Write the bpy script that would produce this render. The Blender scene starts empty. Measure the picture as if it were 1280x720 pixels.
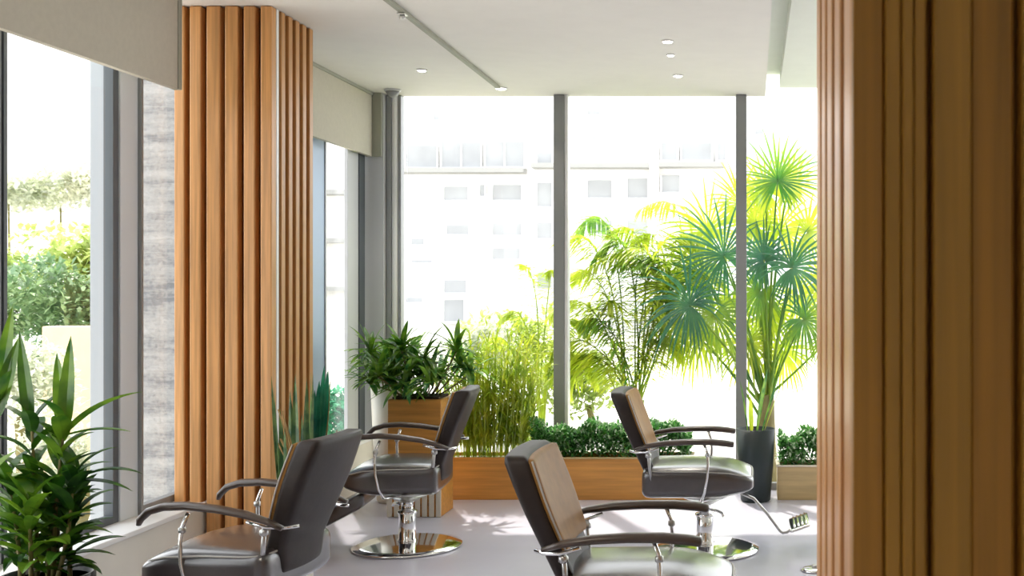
import bpy, math, random
from mathutils import Vector, Matrix

R = math.radians
random.seed(7)
SC = bpy.context.scene
C = SC.collection
F = 1400.0                      # focal length in pixels of the 1280 wide frame
EYE = 1.5


def at(px, py, Y):
    """the point at depth Y that is seen at pixel (px, py)"""
    return Vector(((px - 940.0) * Y / F, Y, EYE - (py - 360.0) * Y / F))


# ---------------------------------------------------------------- camera
cd = bpy.data.cameras.new('camera')
cam = bpy.data.objects.new('camera', cd)
C.objects.link(cam)
cam.location = (0, 0, EYE)
cam.rotation_euler = (R(90), 0, 0)
cd.sensor_width = 36
cd.lens = 36 * F / 1280
cd.shift_x = -300 / 1280
cd.clip_start = 0.05
cd.clip_end = 400
cd.dof.use_dof = True
cd.dof.focus_distance = 5.6
cd.dof.aperture_fstop = 7.0
SC.camera = cam

# ---------------------------------------------------------------- exposure, sky, sun
vs = SC.view_settings
vs.view_transform = 'Standard'
vs.look = 'None'
vs.gamma = 1
vs.exposure = 0.0
vs.use_curve_mapping = False
SC.display_settings.display_device = 'sRGB'
SC.cycles.max_bounces = 10
SC.cycles.diffuse_bounces = 6
SC.cycles.transparent_max_bounces = 24
SC.cycles.caustics_reflective = False
SC.cycles.caustics_refractive = False

w = bpy.data.worlds.new('sky')
SC.world = w
w.use_nodes = True
bg = w.node_tree.nodes['Background']
bg.inputs[0].default_value = (0.94, 0.97, 1.0, 1)
bg.inputs[1].default_value = 3.4


def lamp(name, kind, loc, energy, color=(1, 1, 1), d=None, **kw):
    l = bpy.data.lights.new(name, kind)
    l.energy = energy
    l.color = color
    for k, v in kw.items():
        setattr(l, k, v)
    o = bpy.data.objects.new(name, l)
    C.objects.link(o)
    o.location = loc
    if d is not None:
        o.rotation_euler = Vector(d).to_track_quat('-Z', 'Y').to_euler()
    return o


lamp('sun', 'SUN', (0, 20, 20), 6.0, (1.0, 0.93, 0.80), (0.30, -0.62, -1.15), angle=R(1.5))


# ---------------------------------------------------------------- materials
def new_mat(name):
    m = bpy.data.materials.new(name)
    m.use_nodes = True
    nt = m.node_tree
    b = nt.nodes['Principled BSDF']
    return m, nt, b


def pbr(name, col, rough=0.5, metal=0.0, noise=0.0, scale=8.0, stretch=(1, 1, 1), bump=0.0, spec=0.5, coat=0.0):
    m, nt, b = new_mat(name)
    b.inputs['Roughness'].default_value = rough
    b.inputs['Metallic'].default_value = metal
    b.inputs['Specular IOR Level'].default_value = spec
    b.inputs['Coat Weight'].default_value = coat
    b.inputs['Coat Roughness'].default_value = 0.2
    tc = nt.nodes.new('ShaderNodeTexCoord')
    mp = nt.nodes.new('ShaderNodeMapping')
    mp.inputs['Scale'].default_value = stretch
    nt.links.new(tc.outputs['Object'], mp.inputs[0])
    n = nt.nodes.new('ShaderNodeTexNoise')
    n.inputs['Scale'].default_value = scale
    n.inputs['Detail'].default_value = 4
    nt.links.new(mp.outputs[0], n.inputs['Vector'])
    r = nt.nodes.new('ShaderNodeValToRGB')
    r.color_ramp.elements[0].position = 0.3
    r.color_ramp.elements[1].position = 0.7
    r.color_ramp.elements[0].color = [c * (1 - noise) for c in col] + [1]
    r.color_ramp.elements[1].color = [min(1, c * (1 + noise)) for c in col] + [1]
    nt.links.new(n.outputs['Fac'], r.inputs[0])
    nt.links.new(r.outputs[0], b.inputs['Base Color'])
    if bump:
        bp = nt.nodes.new('ShaderNodeBump')
        bp.inputs['Strength'].default_value = bump
        bp.inputs['Distance'].default_value = 0.01
        nt.links.new(n.outputs['Fac'], bp.inputs['Height'])
        nt.links.new(bp.outputs[0], b.inputs['Normal'])
    return m


def leafmat(name, c1, c2, trans=0.45, scale=6.0):
    m = bpy.data.materials.new(name)
    m.use_nodes = True
    nt = m.node_tree
    for n in list(nt.nodes):
        nt.nodes.remove(n)
    out = nt.nodes.new('ShaderNodeOutputMaterial')
    tc = nt.nodes.new('ShaderNodeTexCoord')
    n = nt.nodes.new('ShaderNodeTexNoise')
    n.inputs['Scale'].default_value = scale
    n.inputs['Detail'].default_value = 3
    nt.links.new(tc.outputs['Object'], n.inputs['Vector'])
    r = nt.nodes.new('ShaderNodeValToRGB')
    r.color_ramp.elements[0].position = 0.38
    r.color_ramp.elements[1].position = 0.62
    r.color_ramp.elements[0].color = (*c1, 1)
    r.color_ramp.elements[1].color = (*c2, 1)
    nt.links.new(n.outputs['Fac'], r.inputs[0])
    d = nt.nodes.new('ShaderNodeBsdfDiffuse')
    t = nt.nodes.new('ShaderNodeBsdfTranslucent')
    g = nt.nodes.new('ShaderNodeBsdfGlossy')
    g.inputs['Roughness'].default_value = 0.35
    nt.links.new(r.outputs[0], d.inputs[0])
    nt.links.new(r.outputs[0], t.inputs[0])
    m1 = nt.nodes.new('ShaderNodeMixShader')
    m1.inputs[0].default_value = trans
    nt.links.new(d.outputs[0], m1.inputs[1])
    nt.links.new(t.outputs[0], m1.inputs[2])
    m2 = nt.nodes.new('ShaderNodeMixShader')
    m2.inputs[0].default_value = 0.07
    nt.links.new(m1.outputs[0], m2.inputs[1])
    nt.links.new(g.outputs[0], m2.inputs[2])
    nt.links.new(m2.outputs[0], out.inputs[0])
    return m


def glassmat(name, tint=(1, 1, 1)):
    m = bpy.data.materials.new(name)
    m.use_nodes = True
    nt = m.node_tree
    for n in list(nt.nodes):
        nt.nodes.remove(n)
    out = nt.nodes.new('ShaderNodeOutputMaterial')
    t = nt.nodes.new('ShaderNodeBsdfTransparent')
    t.inputs[0].default_value = (*tint, 1)
    g = nt.nodes.new('ShaderNodeBsdfGlossy')
    g.inputs['Roughness'].default_value = 0.02
    lw = nt.nodes.new('ShaderNodeLayerWeight')
    lw.inputs[0].default_value = 0.5
    pw = nt.nodes.new('ShaderNodeMath')
    pw.operation = 'POWER'
    pw.inputs[1].default_value = 5.0
    nt.links.new(lw.outputs['Facing'], pw.inputs[0])
    ma = nt.nodes.new('ShaderNodeMath')
    ma.operation = 'MULTIPLY_ADD'
    ma.inputs[1].default_value = 0.8
    ma.inputs[2].default_value = 0.025
    nt.links.new(pw.outputs[0], ma.inputs[0])
    mx = nt.nodes.new('ShaderNodeMixShader')
    nt.links.new(ma.outputs[0], mx.inputs[0])
    nt.links.new(t.outputs[0], mx.inputs[1])
    nt.links.new(g.outputs[0], mx.inputs[2])
    nt.links.new(mx.outputs[0], out.inputs[0])
    return m


def emit(name, col, s):
    m = bpy.data.materials.new(name)
    m.use_nodes = True
    b = m.node_tree.nodes['Principled BSDF']
    b.inputs['Base Color'].default_value = (*col, 1)
    b.inputs['Emission Color'].default_value = (*col, 1)
    b.inputs['Emission Strength'].default_value = s
    return m


def stonemat(name):
    m, nt, b = new_mat(name)
    b.inputs['Roughness'].default_value = 0.9
    tc = nt.nodes.new('ShaderNodeTexCoord')
    mp = nt.nodes.new('ShaderNodeMapping')
    mp.inputs['Scale'].default_value = (1.2, 1.2, 9)
    nt.links.new(tc.outputs['Object'], mp.inputs[0])
    n = nt.nodes.new('ShaderNodeTexNoise')
    n.inputs['Scale'].default_value = 1.3
    n.inputs['Detail'].default_value = 8
    n.inputs['Roughness'].default_value = 0.7
    nt.links.new(mp.outputs[0], n.inputs['Vector'])
    n2 = nt.nodes.new('ShaderNodeTexNoise')
    n2.inputs['Scale'].default_value = 45
    n2.inputs['Detail'].default_value = 4
    nt.links.new(tc.outputs['Object'], n2.inputs['Vector'])
    mx = nt.nodes.new('ShaderNodeMath')
    mx.operation = 'MULTIPLY_ADD'
    mx.inputs[1].default_value = 0.28
    nt.links.new(n2.outputs['Fac'], mx.inputs[0])
    nt.links.new(n.outputs['Fac'], mx.inputs[2])
    r = nt.nodes.new('ShaderNodeValToRGB')
    e = r.color_ramp.elements
    e[0].position = 0.50
    e[0].color = (0.24, 0.26, 0.28, 1)
    e[1].position = 0.80
    e[1].color = (0.54, 0.55, 0.55, 1)
    x = e.new(0.62)
    x.color = (0.40, 0.41, 0.42, 1)
    nt.links.new(mx.outputs[0], r.inputs[0])
    nt.links.new(r.outputs[0], b.inputs['Base Color'])
    bp = nt.nodes.new('ShaderNodeBump')
    bp.inputs['Strength'].default_value = 0.8
    bp.inputs['Distance'].default_value = 0.03
    nt.links.new(mx.outputs[0], bp.inputs['Height'])
    nt.links.new(bp.outputs[0], b.inputs['Normal'])
    return m


M = {}
M['wall'] = pbr('painted_wall', (0.82, 0.79, 0.72), 0.8, noise=0.02)
M['ceiling'] = pbr('ceiling_paint', (0.80, 0.78, 0.75), 0.85, noise=0.015)
M['soffit'] = pbr('soffit_paint', (0.78, 0.82, 0.76), 0.85, noise=0.015)
M['blind'] = pbr('valance_fabric', (0.54, 0.51, 0.43), 0.9, noise=0.03, scale=40)
M['valance_trim'] = pbr('valance_trim', (0.34, 0.35, 0.29), 0.7)
M['floor'] = pbr('polished_floor', (0.56, 0.555, 0.66), 0.30, noise=0.05, scale=2.2, spec=0.5)
M['sill'] = pbr('sill_stone', (0.90, 0.91, 0.92), 0.35, noise=0.03)
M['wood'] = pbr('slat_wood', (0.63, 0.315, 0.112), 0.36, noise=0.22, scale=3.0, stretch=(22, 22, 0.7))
M['wood_b'] = pbr('slat_wood_amber', (0.52, 0.26, 0.085), 0.38, noise=0.18, scale=3.0, stretch=(22, 22, 0.7))
M['wood_back'] = pbr('slat_backing', (0.09, 0.032, 0.01), 0.6, noise=0.2, stretch=(10, 10, 0.5))
M['near_wood_shaded'] = pbr('broad_slat_wood_shaded', (0.40, 0.20, 0.022), 0.38, noise=0.16, scale=3.0, stretch=(20, 20, 0.5))  # same slat wood, darker: the front face's shade is put into the colour
M['near_wood_shaded_dark'] = pbr('broad_slat_wood_shaded_dark', (0.38, 0.175, 0.018), 0.4, noise=0.2, scale=3.0, stretch=(20, 20, 0.5))  # slightly darker slat-to-slat variant of the shaded front wood
M['planter_wood'] = pbr('planter_wood', (0.58, 0.27, 0.055), 0.45, noise=0.18, scale=3.0, stretch=(0.8, 14, 14))
M['planter_tan'] = pbr('planter_tan', (0.50, 0.37, 0.18), 0.5, noise=0.15, scale=3.0, stretch=(0.8, 10, 10))
M['rim_pale'] = pbr('planter_rim', (0.72, 0.66, 0.55), 0.5)
M['cream'] = pbr('cream_ceramic', (0.80, 0.76, 0.66), 0.45)
M['grey_frame'] = pbr('grey_aluminium', (0.30, 0.31, 0.32), 0.45, metal=0.2)
M['mullion'] = pbr('mullion_paint', (0.27, 0.28, 0.28), 0.5, metal=0.1)
M['dark_frame'] = pbr('dark_frame', (0.085, 0.10, 0.115), 0.45)
M['light_frame'] = pbr('light_aluminium', (0.60, 0.61, 0.63), 0.45, metal=0.15)
M['cool_frame'] = pbr('cool_grey_cladding', (0.70, 0.74, 0.78), 0.5)
M['outdoor_post'] = pbr('outdoor_post_paint', (0.33, 0.36, 0.39), 0.7)
M['white_frame'] = pbr('white_frame', (0.85, 0.86, 0.86), 0.4)
M['blue'] = pbr('blue_grey_panel', (0.34, 0.46, 0.64), 0.35, noise=0.06, scale=1.2, stretch=(1, 1, 0.5))
M['glass'] = glassmat('window_glass')
M['leather'] = pbr('brown_leather', (0.022, 0.014, 0.011), 0.48, noise=0.15, scale=30, bump=0.05, spec=0.4)
M['seat_leather'] = pbr('seat_leather', (0.040, 0.031, 0.032), 0.30, noise=0.12, scale=30, bump=0.02, spec=0.9, coat=1.0)
M['tan'] = pbr('warm_lit_leather', (0.30, 0.15, 0.036), 0.5, noise=0.12, scale=18, bump=0.04, spec=0.25)  # brown upholstery with warm bounced light put into its colour
M['piping'] = pbr('pale_piping', (0.45, 0.43, 0.40), 0.4)
M['arm'] = pbr('arm_wood', (0.065, 0.043, 0.032), 0.28, noise=0.2, scale=6, spec=0.7)
M['chrome'] = pbr('chrome', (0.86, 0.86, 0.86), 0.08, metal=1.0)
M['steel'] = pbr('brushed_steel', (0.55, 0.55, 0.54), 0.28, metal=1.0)
M['black'] = pbr('black_plastic', (0.03, 0.03, 0.032), 0.4)
M['dark_pot'] = pbr('dark_teal_pot', (0.010, 0.020, 0.021), 0.5)
M['soil'] = pbr('soil', (0.05, 0.035, 0.025), 0.95, noise=0.4, scale=30, bump=0.5)
M['gravel'] = pbr('pale_gravel', (0.50, 0.45, 0.40), 0.9, noise=0.5, scale=40, bump=0.6)
M['stone'] = stonemat('stratified_stone')
M['ground'] = pbr('pale_paving', (0.66, 0.64, 0.58), 0.9, noise=0.08, scale=1.2)
M['facade'] = pbr('white_render', (0.86, 0.85, 0.83), 0.9, noise=0.02)
M['facade_glass'] = pbr('facade_glass', (0.335, 0.345, 0.355), 0.5, noise=0.12, scale=0.8)
M['facade_band'] = pbr('facade_band', (0.33, 0.33, 0.32), 0.8)
M['garden_wall'] = pbr('garden_wall', (0.72, 0.55, 0.34), 0.9, noise=0.05)
M['stem'] = pbr('stem', (0.20, 0.17, 0.06), 0.7, noise=0.2)
M['tan_stem'] = pbr('tan_stem', (0.50, 0.32, 0.12), 0.6, noise=0.15)
M['palm_lime'] = leafmat('palm_lime', (0.40, 0.55, 0.02), (0.66, 0.74, 0.06), 0.60, 5)
M['palm_green'] = leafmat('palm_green', (0.07, 0.28, 0.04), (0.34, 0.52, 0.03), 0.5, 3)
M['palm_teal_shaded'] = leafmat('palm_teal_shaded', (0.025, 0.17, 0.10), (0.08, 0.30, 0.12), 0.35, 4)  # leaves in shade: the shade is put into this darker teal
M['grass'] = leafmat('grass_leaf', (0.26, 0.42, 0.015), (0.60, 0.66, 0.05), 0.5, 8)
M['hedge'] = leafmat('hedge_leaf', (0.03, 0.16, 0.035), (0.13, 0.40, 0.07), 0.3, 25)
M['hedge_tip'] = leafmat('hedge_tip', (0.35, 0.60, 0.28), (0.75, 0.85, 0.65), 0.4, 25)
M['leaf_dark'] = leafmat('broad_leaf', (0.010, 0.055, 0.007), (0.06, 0.17, 0.010), 0.25, 9)
M['leaf_bright'] = leafmat('broad_leaf_bright', (0.03, 0.13, 0.01), (0.18, 0.34, 0.02), 0.35, 9)
M['leaf_mid'] = leafmat('strap_leaf', (0.03, 0.17, 0.04), (0.26, 0.46, 0.06), 0.4, 12)
M['teal_leaf'] = leafmat('teal_leaf', (0.015, 0.24, 0.13), (0.06, 0.46, 0.22), 0.35, 7)
M['snake_leaf'] = leafmat('snake_leaf', (0.02, 0.09, 0.03), (0.14, 0.24, 0.07), 0.2, 14)
M['tree_pale'] = leafmat('tree_pale', (0.34, 0.46, 0.10), (0.62, 0.70, 0.26), 0.4, 2.2)
M['tree_mid'] = leafmat('tree_mid', (0.10, 0.22, 0.10), (0.30, 0.42, 0.20), 0.35, 2.2)
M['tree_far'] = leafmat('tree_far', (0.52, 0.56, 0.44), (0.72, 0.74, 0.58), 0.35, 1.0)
M['lamp'] = emit('lamp_glow', (1, 0.97, 0.9), 14)


# ---------------------------------------------------------------- mesh helpers
class MB:
    def __init__(self):
        self.v = []
        self.f = []

    def add(self, vs_, fs_):
        k = len(self.v)
        self.v.extend([tuple(p) for p in vs_])
        self.f.extend([tuple(i + k for i in f) for f in fs_])
        return self

    def box(self, x0, x1, y0, y1, z0, z1):
        v = [(x0, y0, z0), (x1, y0, z0), (x1, y1, z0), (x0, y1, z0), (x0, y0, z1), (x1, y0, z1), (x1, y1, z1), (x0, y1, z1)]
        f = [(0, 3, 2, 1), (4, 5, 6, 7), (0, 1, 5, 4), (1, 2, 6, 5), (2, 3, 7, 6), (3, 0, 4, 7)]
        return self.add(v, f)

    def tube(self, pts, rad, n=8, flat=1.0, cap=True):
        """tube along points; rad a number or a list; flat squashes it along its second axis"""
        pts = [Vector(p) for p in pts]
        m = len(pts)
        rr = rad if isinstance(rad, (list, tuple)) else [rad] * m
        vs_, fs_ = [], []
        ref = None
        for i, p in enumerate(pts):
            t = (pts[min(i + 1, m - 1)] - pts[max(i - 1, 0)]).normalized()
            if ref is None:
                ref = Vector((0, 0, 1)) if abs(t.z) < 0.9 else Vector((0, 1, 0))
            s = t.cross(ref)
            if s.length < 1e-6:
                s = t.orthogonal()
            s.normalize()
            u = s.cross(t).normalized()
            ref = u
            for k in range(n):
                a = 2 * math.pi * k / n
                vs_.append(p + s * math.cos(a) * rr[i] + u * math.sin(a) * rr[i] * flat)
        for i in range(m - 1):
            for k in range(n):
                a, b = i * n + k, i * n + (k + 1) % n
                fs_.append((a, b, b + n, a + n))
        if cap:
            fs_.append(tuple(range(n))[::-1])
            fs_.append(tuple(range((m - 1) * n, m * n)))
        return self.add(vs_, fs_)

    def lathe(self, prof, c=(0, 0, 0), n=32):
        vs_, fs_ = [], []
        for r, z in prof:
            for k in range(n):
                a = 2 * math.pi * k / n
                vs_.append((c[0] + r * math.cos(a), c[1] + r * math.sin(a), c[2] + z))
        for i in range(len(prof) - 1):
            for k in range(n):
                a, b = i * n + k, i * n + (k + 1) % n
                fs_.append((a, b, b + n, a + n))
        fs_.append(tuple(range(n))[::-1])
        fs_.append(tuple(range((len(prof) - 1) * n, len(prof) * n)))
        return self.add(vs_, fs_)

    def rbox(self, hx, hy, hz, r, n=8, fn=None, c=(0, 0, 0)):
        """rounded box with half sizes and an optional deformation"""
        idx, vs_, fs_ = {}, [], []

        def vert(p):
            key = tuple(round(a, 5) for a in p)
            if key not in idx:
                h = (hx, hy, hz)
                q = Vector([p[i] * h[i] for i in range(3)])
                inn = Vector([max(-(h[i] - r), min(h[i] - r, q[i])) for i in range(3)])
                d = q - inn
                if d.length > 1e-9:
                    d = d.normalized() * r
                q = inn + d
                if fn:
                    q = Vector(fn(q))
                idx[key] = len(vs_)
                vs_.append(q + Vector(c))
            return idx[key]
        # denser samples near the edges
        g = []
        for i in range(n + 1):
            t = -1 + 2 * i / n
            g.append(math.sin(t * math.pi / 2) * 0.55 + t * 0.45)
        for ax in range(3):
            for s in (-1, 1):
                for i in range(n):
                    for j in range(n):
                        quad = []
                        for (a, b) in ((i, j), (i + 1, j), (i + 1, j + 1), (i, j + 1)):
                            p = [0, 0, 0]
                            p[ax] = s
                            p[(ax + 1) % 3] = g[a]
                            p[(ax + 2) % 3] = g[b]
                            quad.append(vert(p))
                        if s < 0:
                            quad.reverse()
                        fs_.append(tuple(quad))
        return self.add(vs_, fs_)

    def blade(self, p, d, L, W, droop=0.0, side=None, n=5, prof=None, fold=0.15, twist=0.0):
        """a leaf blade: starts at p, heads d, bends down by droop, width W"""
        p = Vector(p)
        d = Vector(d).normalized()
        if side is None:
            side = d.cross(Vector((0, 0, 1)))
            if side.length < 1e-3:
                side = Vector((random.uniform(-1, 1), random.uniform(-1, 1), 0))
        s = Vector(side).normalized()
        vs_, fs_ = [], []
        step = L / n
        for i in range(n + 1):
            t = i / n
            wd = W * (prof(t) if prof else (math.sin(math.pi * min(1, t * 0.92 + 0.08)) ** 0.7))
            up = s.cross(d).normalized()
            if i == n:
                wd = W * 0.02
            vs_ += [p - s * wd / 2 + up * wd * fold, p, p + s * wd / 2 + up * wd * fold]
            p = p + d * step
            d = (d + Vector((0, 0, -droop * step / L))).normalized()
        for i in range(n):
            a = i * 3
            fs_ += [(a, a + 1, a + 4, a + 3), (a + 1, a + 2, a + 5, a + 4)]
        return self.add(vs_, fs_)

    def build(self, name, mat, parent=None, smooth=False, bevel=0.0, loc=None, sub=0):
        me = bpy.data.meshes.new(name)
        me.from_pydata(self.v, [], self.f)
        me.materials.append(M[mat] if isinstance(mat, str) else mat)
        if smooth:
            me.polygons.foreach_set('use_smooth', [True] * len(me.polygons))
        me.update()
        o = bpy.data.objects.new(name, me)
        C.objects.link(o)
        if parent is not None:
            o.parent = parent
        if loc:
            o.location = loc
        if bevel:
            b = o.modifiers.new('bevel', 'BEVEL')
            b.width = bevel
            b.segments = 2
            b.limit_method = 'ANGLE'
        return o


def bx(name, mat, x0, x1, y0, y1, z0, z1, parent=None, bevel=0.0):
    return MB().box(min(x0, x1), max(x0, x1), min(y0, y1), max(y0, y1), min(z0, z1), max(z0, z1)).build(name, mat, parent, bevel=bevel)


def st(o):
    o['kind'] = 'structure'
    return o


def empty(name, loc=(0, 0, 0), rz=0.0):
    o = bpy.data.objects.new(name, None)
    C.objects.link(o)
    o.location = loc
    o.rotation_euler = (0, 0, rz)
    return o


def tag(o, label, cat, group=None, kind=None):
    o['label'] = label
    o['category'] = cat
    if group:
        o['group'] = group
    if kind:
        o['kind'] = kind
    return o


def copy_tree(o, parent=None):
    c = o.copy()
    C.objects.link(c)
    if parent is not None:
        c.parent = parent
    for ch in [x for x in bpy.data.objects if x.parent == o]:
        copy_tree(ch, c)
    return c


def bez(a, b, c, t):
    return a * (1 - t) ** 2 + b * 2 * t * (1 - t) + c * t * t


# ================================================================= STRUCTURE
YB = 8.35            # back glass
ZC = 2.935           # ceiling
XL = -2.79           # inner face of the window wall
st(bx('floor', 'floor', -3.1, 5.2, -2.6, YB + 0.08, -0.12, 0.0))
st(bx('ground', 'ground', -60, 60, -30, 120, -0.6, -0.13))
cl = st(bx('ceiling', 'ceiling', -3.1, 0.10, -2.6, YB + 0.05, ZC, ZC + 0.5))
st(bx('ceiling', 'soffit', 0.10, 0.207, -2.6, YB + 0.05, 3.10, ZC + 0.5))
st(bx('ceiling', 'soffit', 0.207, 5.2, -2.6, YB + 0.05, 3.0, ZC + 0.5))
st(bx('wall_right', 'wall', 5.0, 5.2, -2.6, YB + 0.05, 0, 3.0))
st(bx('wall_rear', 'wall', -3.1, 5.0, -2.6, -2.4, 0, 2.93))

# left wall: low wall, sill, valance
st(bx('wall_left', 'wall', -3.05, XL, -2.4, YB + 0.05, 0, 0.385))
st(bx('trim_1', 'sill', -3.05, XL + 0.02, -2.4, YB - 0.2, 0.387, 0.412, bevel=0.004))
st(bx('trim_2', 'blind', XL - 0.03, XL, -2.4, 5.44, 2.467, ZC - 0.002))
st(bx('trim_3', 'blind', XL - 0.03, XL, 6.26, 8.22, 2.467, ZC - 0.002))
st(bx('trim_4', 'valance_trim', XL, XL + 0.012, 6.26, 8.22, ZC - 0.022, ZC - 0.002))
st(bx('trim_5', 'valance_trim', -2.84, -2.725, 8.222, YB - 0.01, 2.467, ZC - 0.002))
st(bx('trim_6', 'valance_trim', XL - 0.034, XL + 0.004, 5.441, 5.475, 2.467, ZC - 0.004))


# windows of the left wall (glass plane X = -2.97)
def left_window(n, y0, y1, fr='dark_frame', X=-2.97):
    r = empty('window_%d' % n, (X, y0, 0.412))
    r['kind'] = 'structure'
    h = ZC - 0.003 - 0.412
    L = y1 - y0
    g = MB().box(-0.004, 0.004, 0.02, L - 0.02, 0.03, h - 0.01).build('pane', 'glass', r)
    m = MB()
    m.box(-0.022, 0.022, 0, L, 0, 0.035)
    m.box(-0.022, 0.022, 0, L, h - 0.02, h)
    m.box(-0.022, 0.022, 0, 0.02, 0.035, h - 0.02)
    m.box(-0.022, 0.022, L - 0.045, L, 0.035, h - 0.02)
    m.build('window_frame', fr, r)
    return r


st(bx('wall_left', 'wall', -3.05, -2.80, -2.4, 2.20, 0.413, ZC - 0.003))  # unseen closed wall, added to keep window light off the near column
left_window(1, 2.3, 4.30)
left_window(2, 4.414, 5.212)
left_window(3, 5.385, 6.10, 'grey_frame')
left_window(4, 7.56, 8.10, 'light_frame', -2.90)
st(bx('trim_7', 'grey_frame', -3.02, -2.955, 4.302, 4.412, 0.412, ZC - 0.003, bevel=0.004))
st(bx('trim_8', 'cool_frame', -3.02, -2.94, 5.214, 5.365, 0.412, ZC - 0.003, bevel=0.004))
st(bx('trim_9', 'grey_frame', -3.02, -2.925, 5.366, 5.384, 0.412, ZC - 0.003))
for i, y in enumerate((2.25,)):
    st(bx('trim_%d' % (10 + i), 'grey_frame', -3.02, -2.955, y - 0.049, y + 0.049, 0.412, ZC - 0.003))
# beyond the slatted column: blue panel, light and dark jambs, wall end
st(bx('trim_12', 'blue', -2.95, -2.885, 6.3, 7.555, 0.412, ZC - 0.003, bevel=0.003))
st(bx('trim_13', 'light_frame', -2.872, -2.845, 7.885, 8.095, 0.412, ZC - 0.003, bevel=0.003))
st(bx('trim_14', 'dark_frame', -2.90, -2.840, 8.105, 8.22, 0.413, ZC - 0.003, bevel=0.003))
st(bx('wall_back', 'light_frame', -2.895, -2.715, 8.25, YB + 0.05, 0.0, ZC - 0.003))

# back glazing
gx = [-2.62, -1.425, -0.075, 1.275, 2.6, 3.9, 5.0]
for i in range(len(gx) - 1):
    r = empty('window_%d' % (5 + i), (gx[i], YB, 0.0))
    r['kind'] = 'structure'
    W = gx[i + 1] - gx[i]
    top = (ZC if gx[i] < 0.0 and gx[i + 1] < 0.2 else 2.998)
    if gx[i] < 0.0 < gx[i + 1]:
        top = ZC
    MB().box(0.05, W - 0.05, -0.004, 0.004, 0.03, top - 0.004).build('pane', 'glass', r)
    m = MB()
    m.box(0.045, W - 0.045, -0.03, 0.03, 0.001, 0.05)
    m.build('window_frame', 'mullion', r)
k = 0
for x in gx[1:-1]:
    t = ZC - 0.003 if x < 0.1 else 2.997
    st(bx('trim_%d' % (15 + k), 'mullion', x - 0.045, x + 0.035, YB - 0.06, YB + 0.06, 0.001, t, bevel=0.004))
    k += 1
st(bx('trim_21', 'white_frame', -1.389, -1.365, YB - 0.05, YB + 0.05, 0.001, ZC - 0.003, bevel=0.003))
# corner post: dark channel, white round pipe, grey channel
st(bx('trim_22', 'grey_frame', -2.713, -2.675, YB - 0.05, YB + 0.05, 0.001, ZC - 0.003, bevel=0.006))
st(MB().lathe([(0.022, 0.0), (0.022, ZC - 0.01)], (0, 0, 0), 20).build('trim_23', 'white_frame', smooth=False, loc=(-2.652, YB - 0.03, 0.002)))
st(bx('trim_24', 'grey_frame', -2.628, -2.605, YB - 0.04, YB + 0.04, 0.001, ZC - 0.003, bevel=0.004))


# ---------------------------------------------------------------- slatted columns
col = empty('column', (-2.69, 5.98, 0))
col['kind'] = 'structure'


def rel(o, root):
    o.location = (-root.location.x, -root.location.y, -root.location.z)
    return o


rel(bx('column_core', 'wood_back', -2.93, -2.475, 5.745, 6.235, 0.0, ZC - 0.002, col), col)
edges = [(-2.935, -2.878), (-2.857, -2.795), (-2.772, -2.697), (-2.678, -2.607), (-2.583, -2.520), (-2.497, -2.436)]
for a, b in edges:
    rel(bx('slat', 'wood', a + 0.001, b - 0.003, 5.685, 5.744, 0.001, ZC - 0.003, col, bevel=0.006), col)
for i in range(5):
    y = 5.800 + i * 0.092
    rel(bx('slat', 'wood_b', -2.474, -2.436, y, y + 0.050, 0.001, ZC - 0.003, col, bevel=0.005), col)
rel(bx('corner_strip', 'white_frame', -2.474, -2.440, 5.748, 5.775, 0.001, ZC - 0.003, col), col)

nc = empty('column', (0.6, 1.95, 0))
nc['kind'] = 'structure'
YN = 1.5
rel(bx('column_core', 'near_wood_shaded_dark', 0.160, 1.10, YN + 0.035, 2.36, 0.0, 2.99, nc), nc)
pxs = [(1067, 1106, 0.012, 'near_wood_shaded_dark'), (1107, 1127, 0.004, 'near_wood_shaded'), (1128, 1142, 0.0, 'near_wood_shaded'), (1143, 1159, 0.004, 'near_wood_shaded'), (1166, 1213, -0.008, 'near_wood_shaded'),
       (1216, 1269, 0.010, 'near_wood_shaded_dark'), (1276, 1326, -0.006, 'near_wood_shaded'), (1330, 1380, 0.0, 'near_wood_shaded_dark'),
       (1385, 1440, 0.004, 'near_wood_shaded'), (1445, 1500, 0, 'near_wood_shaded_dark'), (1505, 1560, 0.0, 'near_wood_shaded'), (1565, 1620, 0, 'near_wood_shaded'),
       (1625, 1680, 0, 'near_wood_shaded'), (1685, 1740, 0, 'near_wood_shaded'), (1745, 1800, 0, 'near_wood_shaded'), (1805, 1860, 0, 'near_wood_shaded'), (1865, 1920, 0, 'near_wood_shaded')]
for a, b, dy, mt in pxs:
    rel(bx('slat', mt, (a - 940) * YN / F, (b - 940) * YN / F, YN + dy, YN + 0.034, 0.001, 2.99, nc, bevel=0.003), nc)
for y0, y1 in ((1.545, 1.66), (1.74, 1.85), (1.92, 2.03), (2.09, 2.19), (2.25, 2.355)):
    rel(bx('slat', 'wood', 0.136, 0.159, y0, y1, 0.001, 2.99, nc, bevel=0.006), nc)

# ================================================================= CEILING FITTINGS
tr = empty('ceiling_track', (-1.8, 5.0, ZC))
tag(tr, 'thin dark metal track running along the pale ceiling towards the back windows', 'track')
MB().box(-0.014, 0.014, -5.0, 2.95, -0.022, -0.001).build('rail', 'valance_trim', tr, bevel=0.003)
c = MB()
c.box(-0.022, 0.022, 0.74, 0.79, -0.032, -0.0225)
c.lathe([(0.012, -0.052), (0.016, -0.045), (0.016, -0.033)], (0, 0.765, 0), 14)
c.build('connector', 'steel', tr, bevel=0.003)


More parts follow.
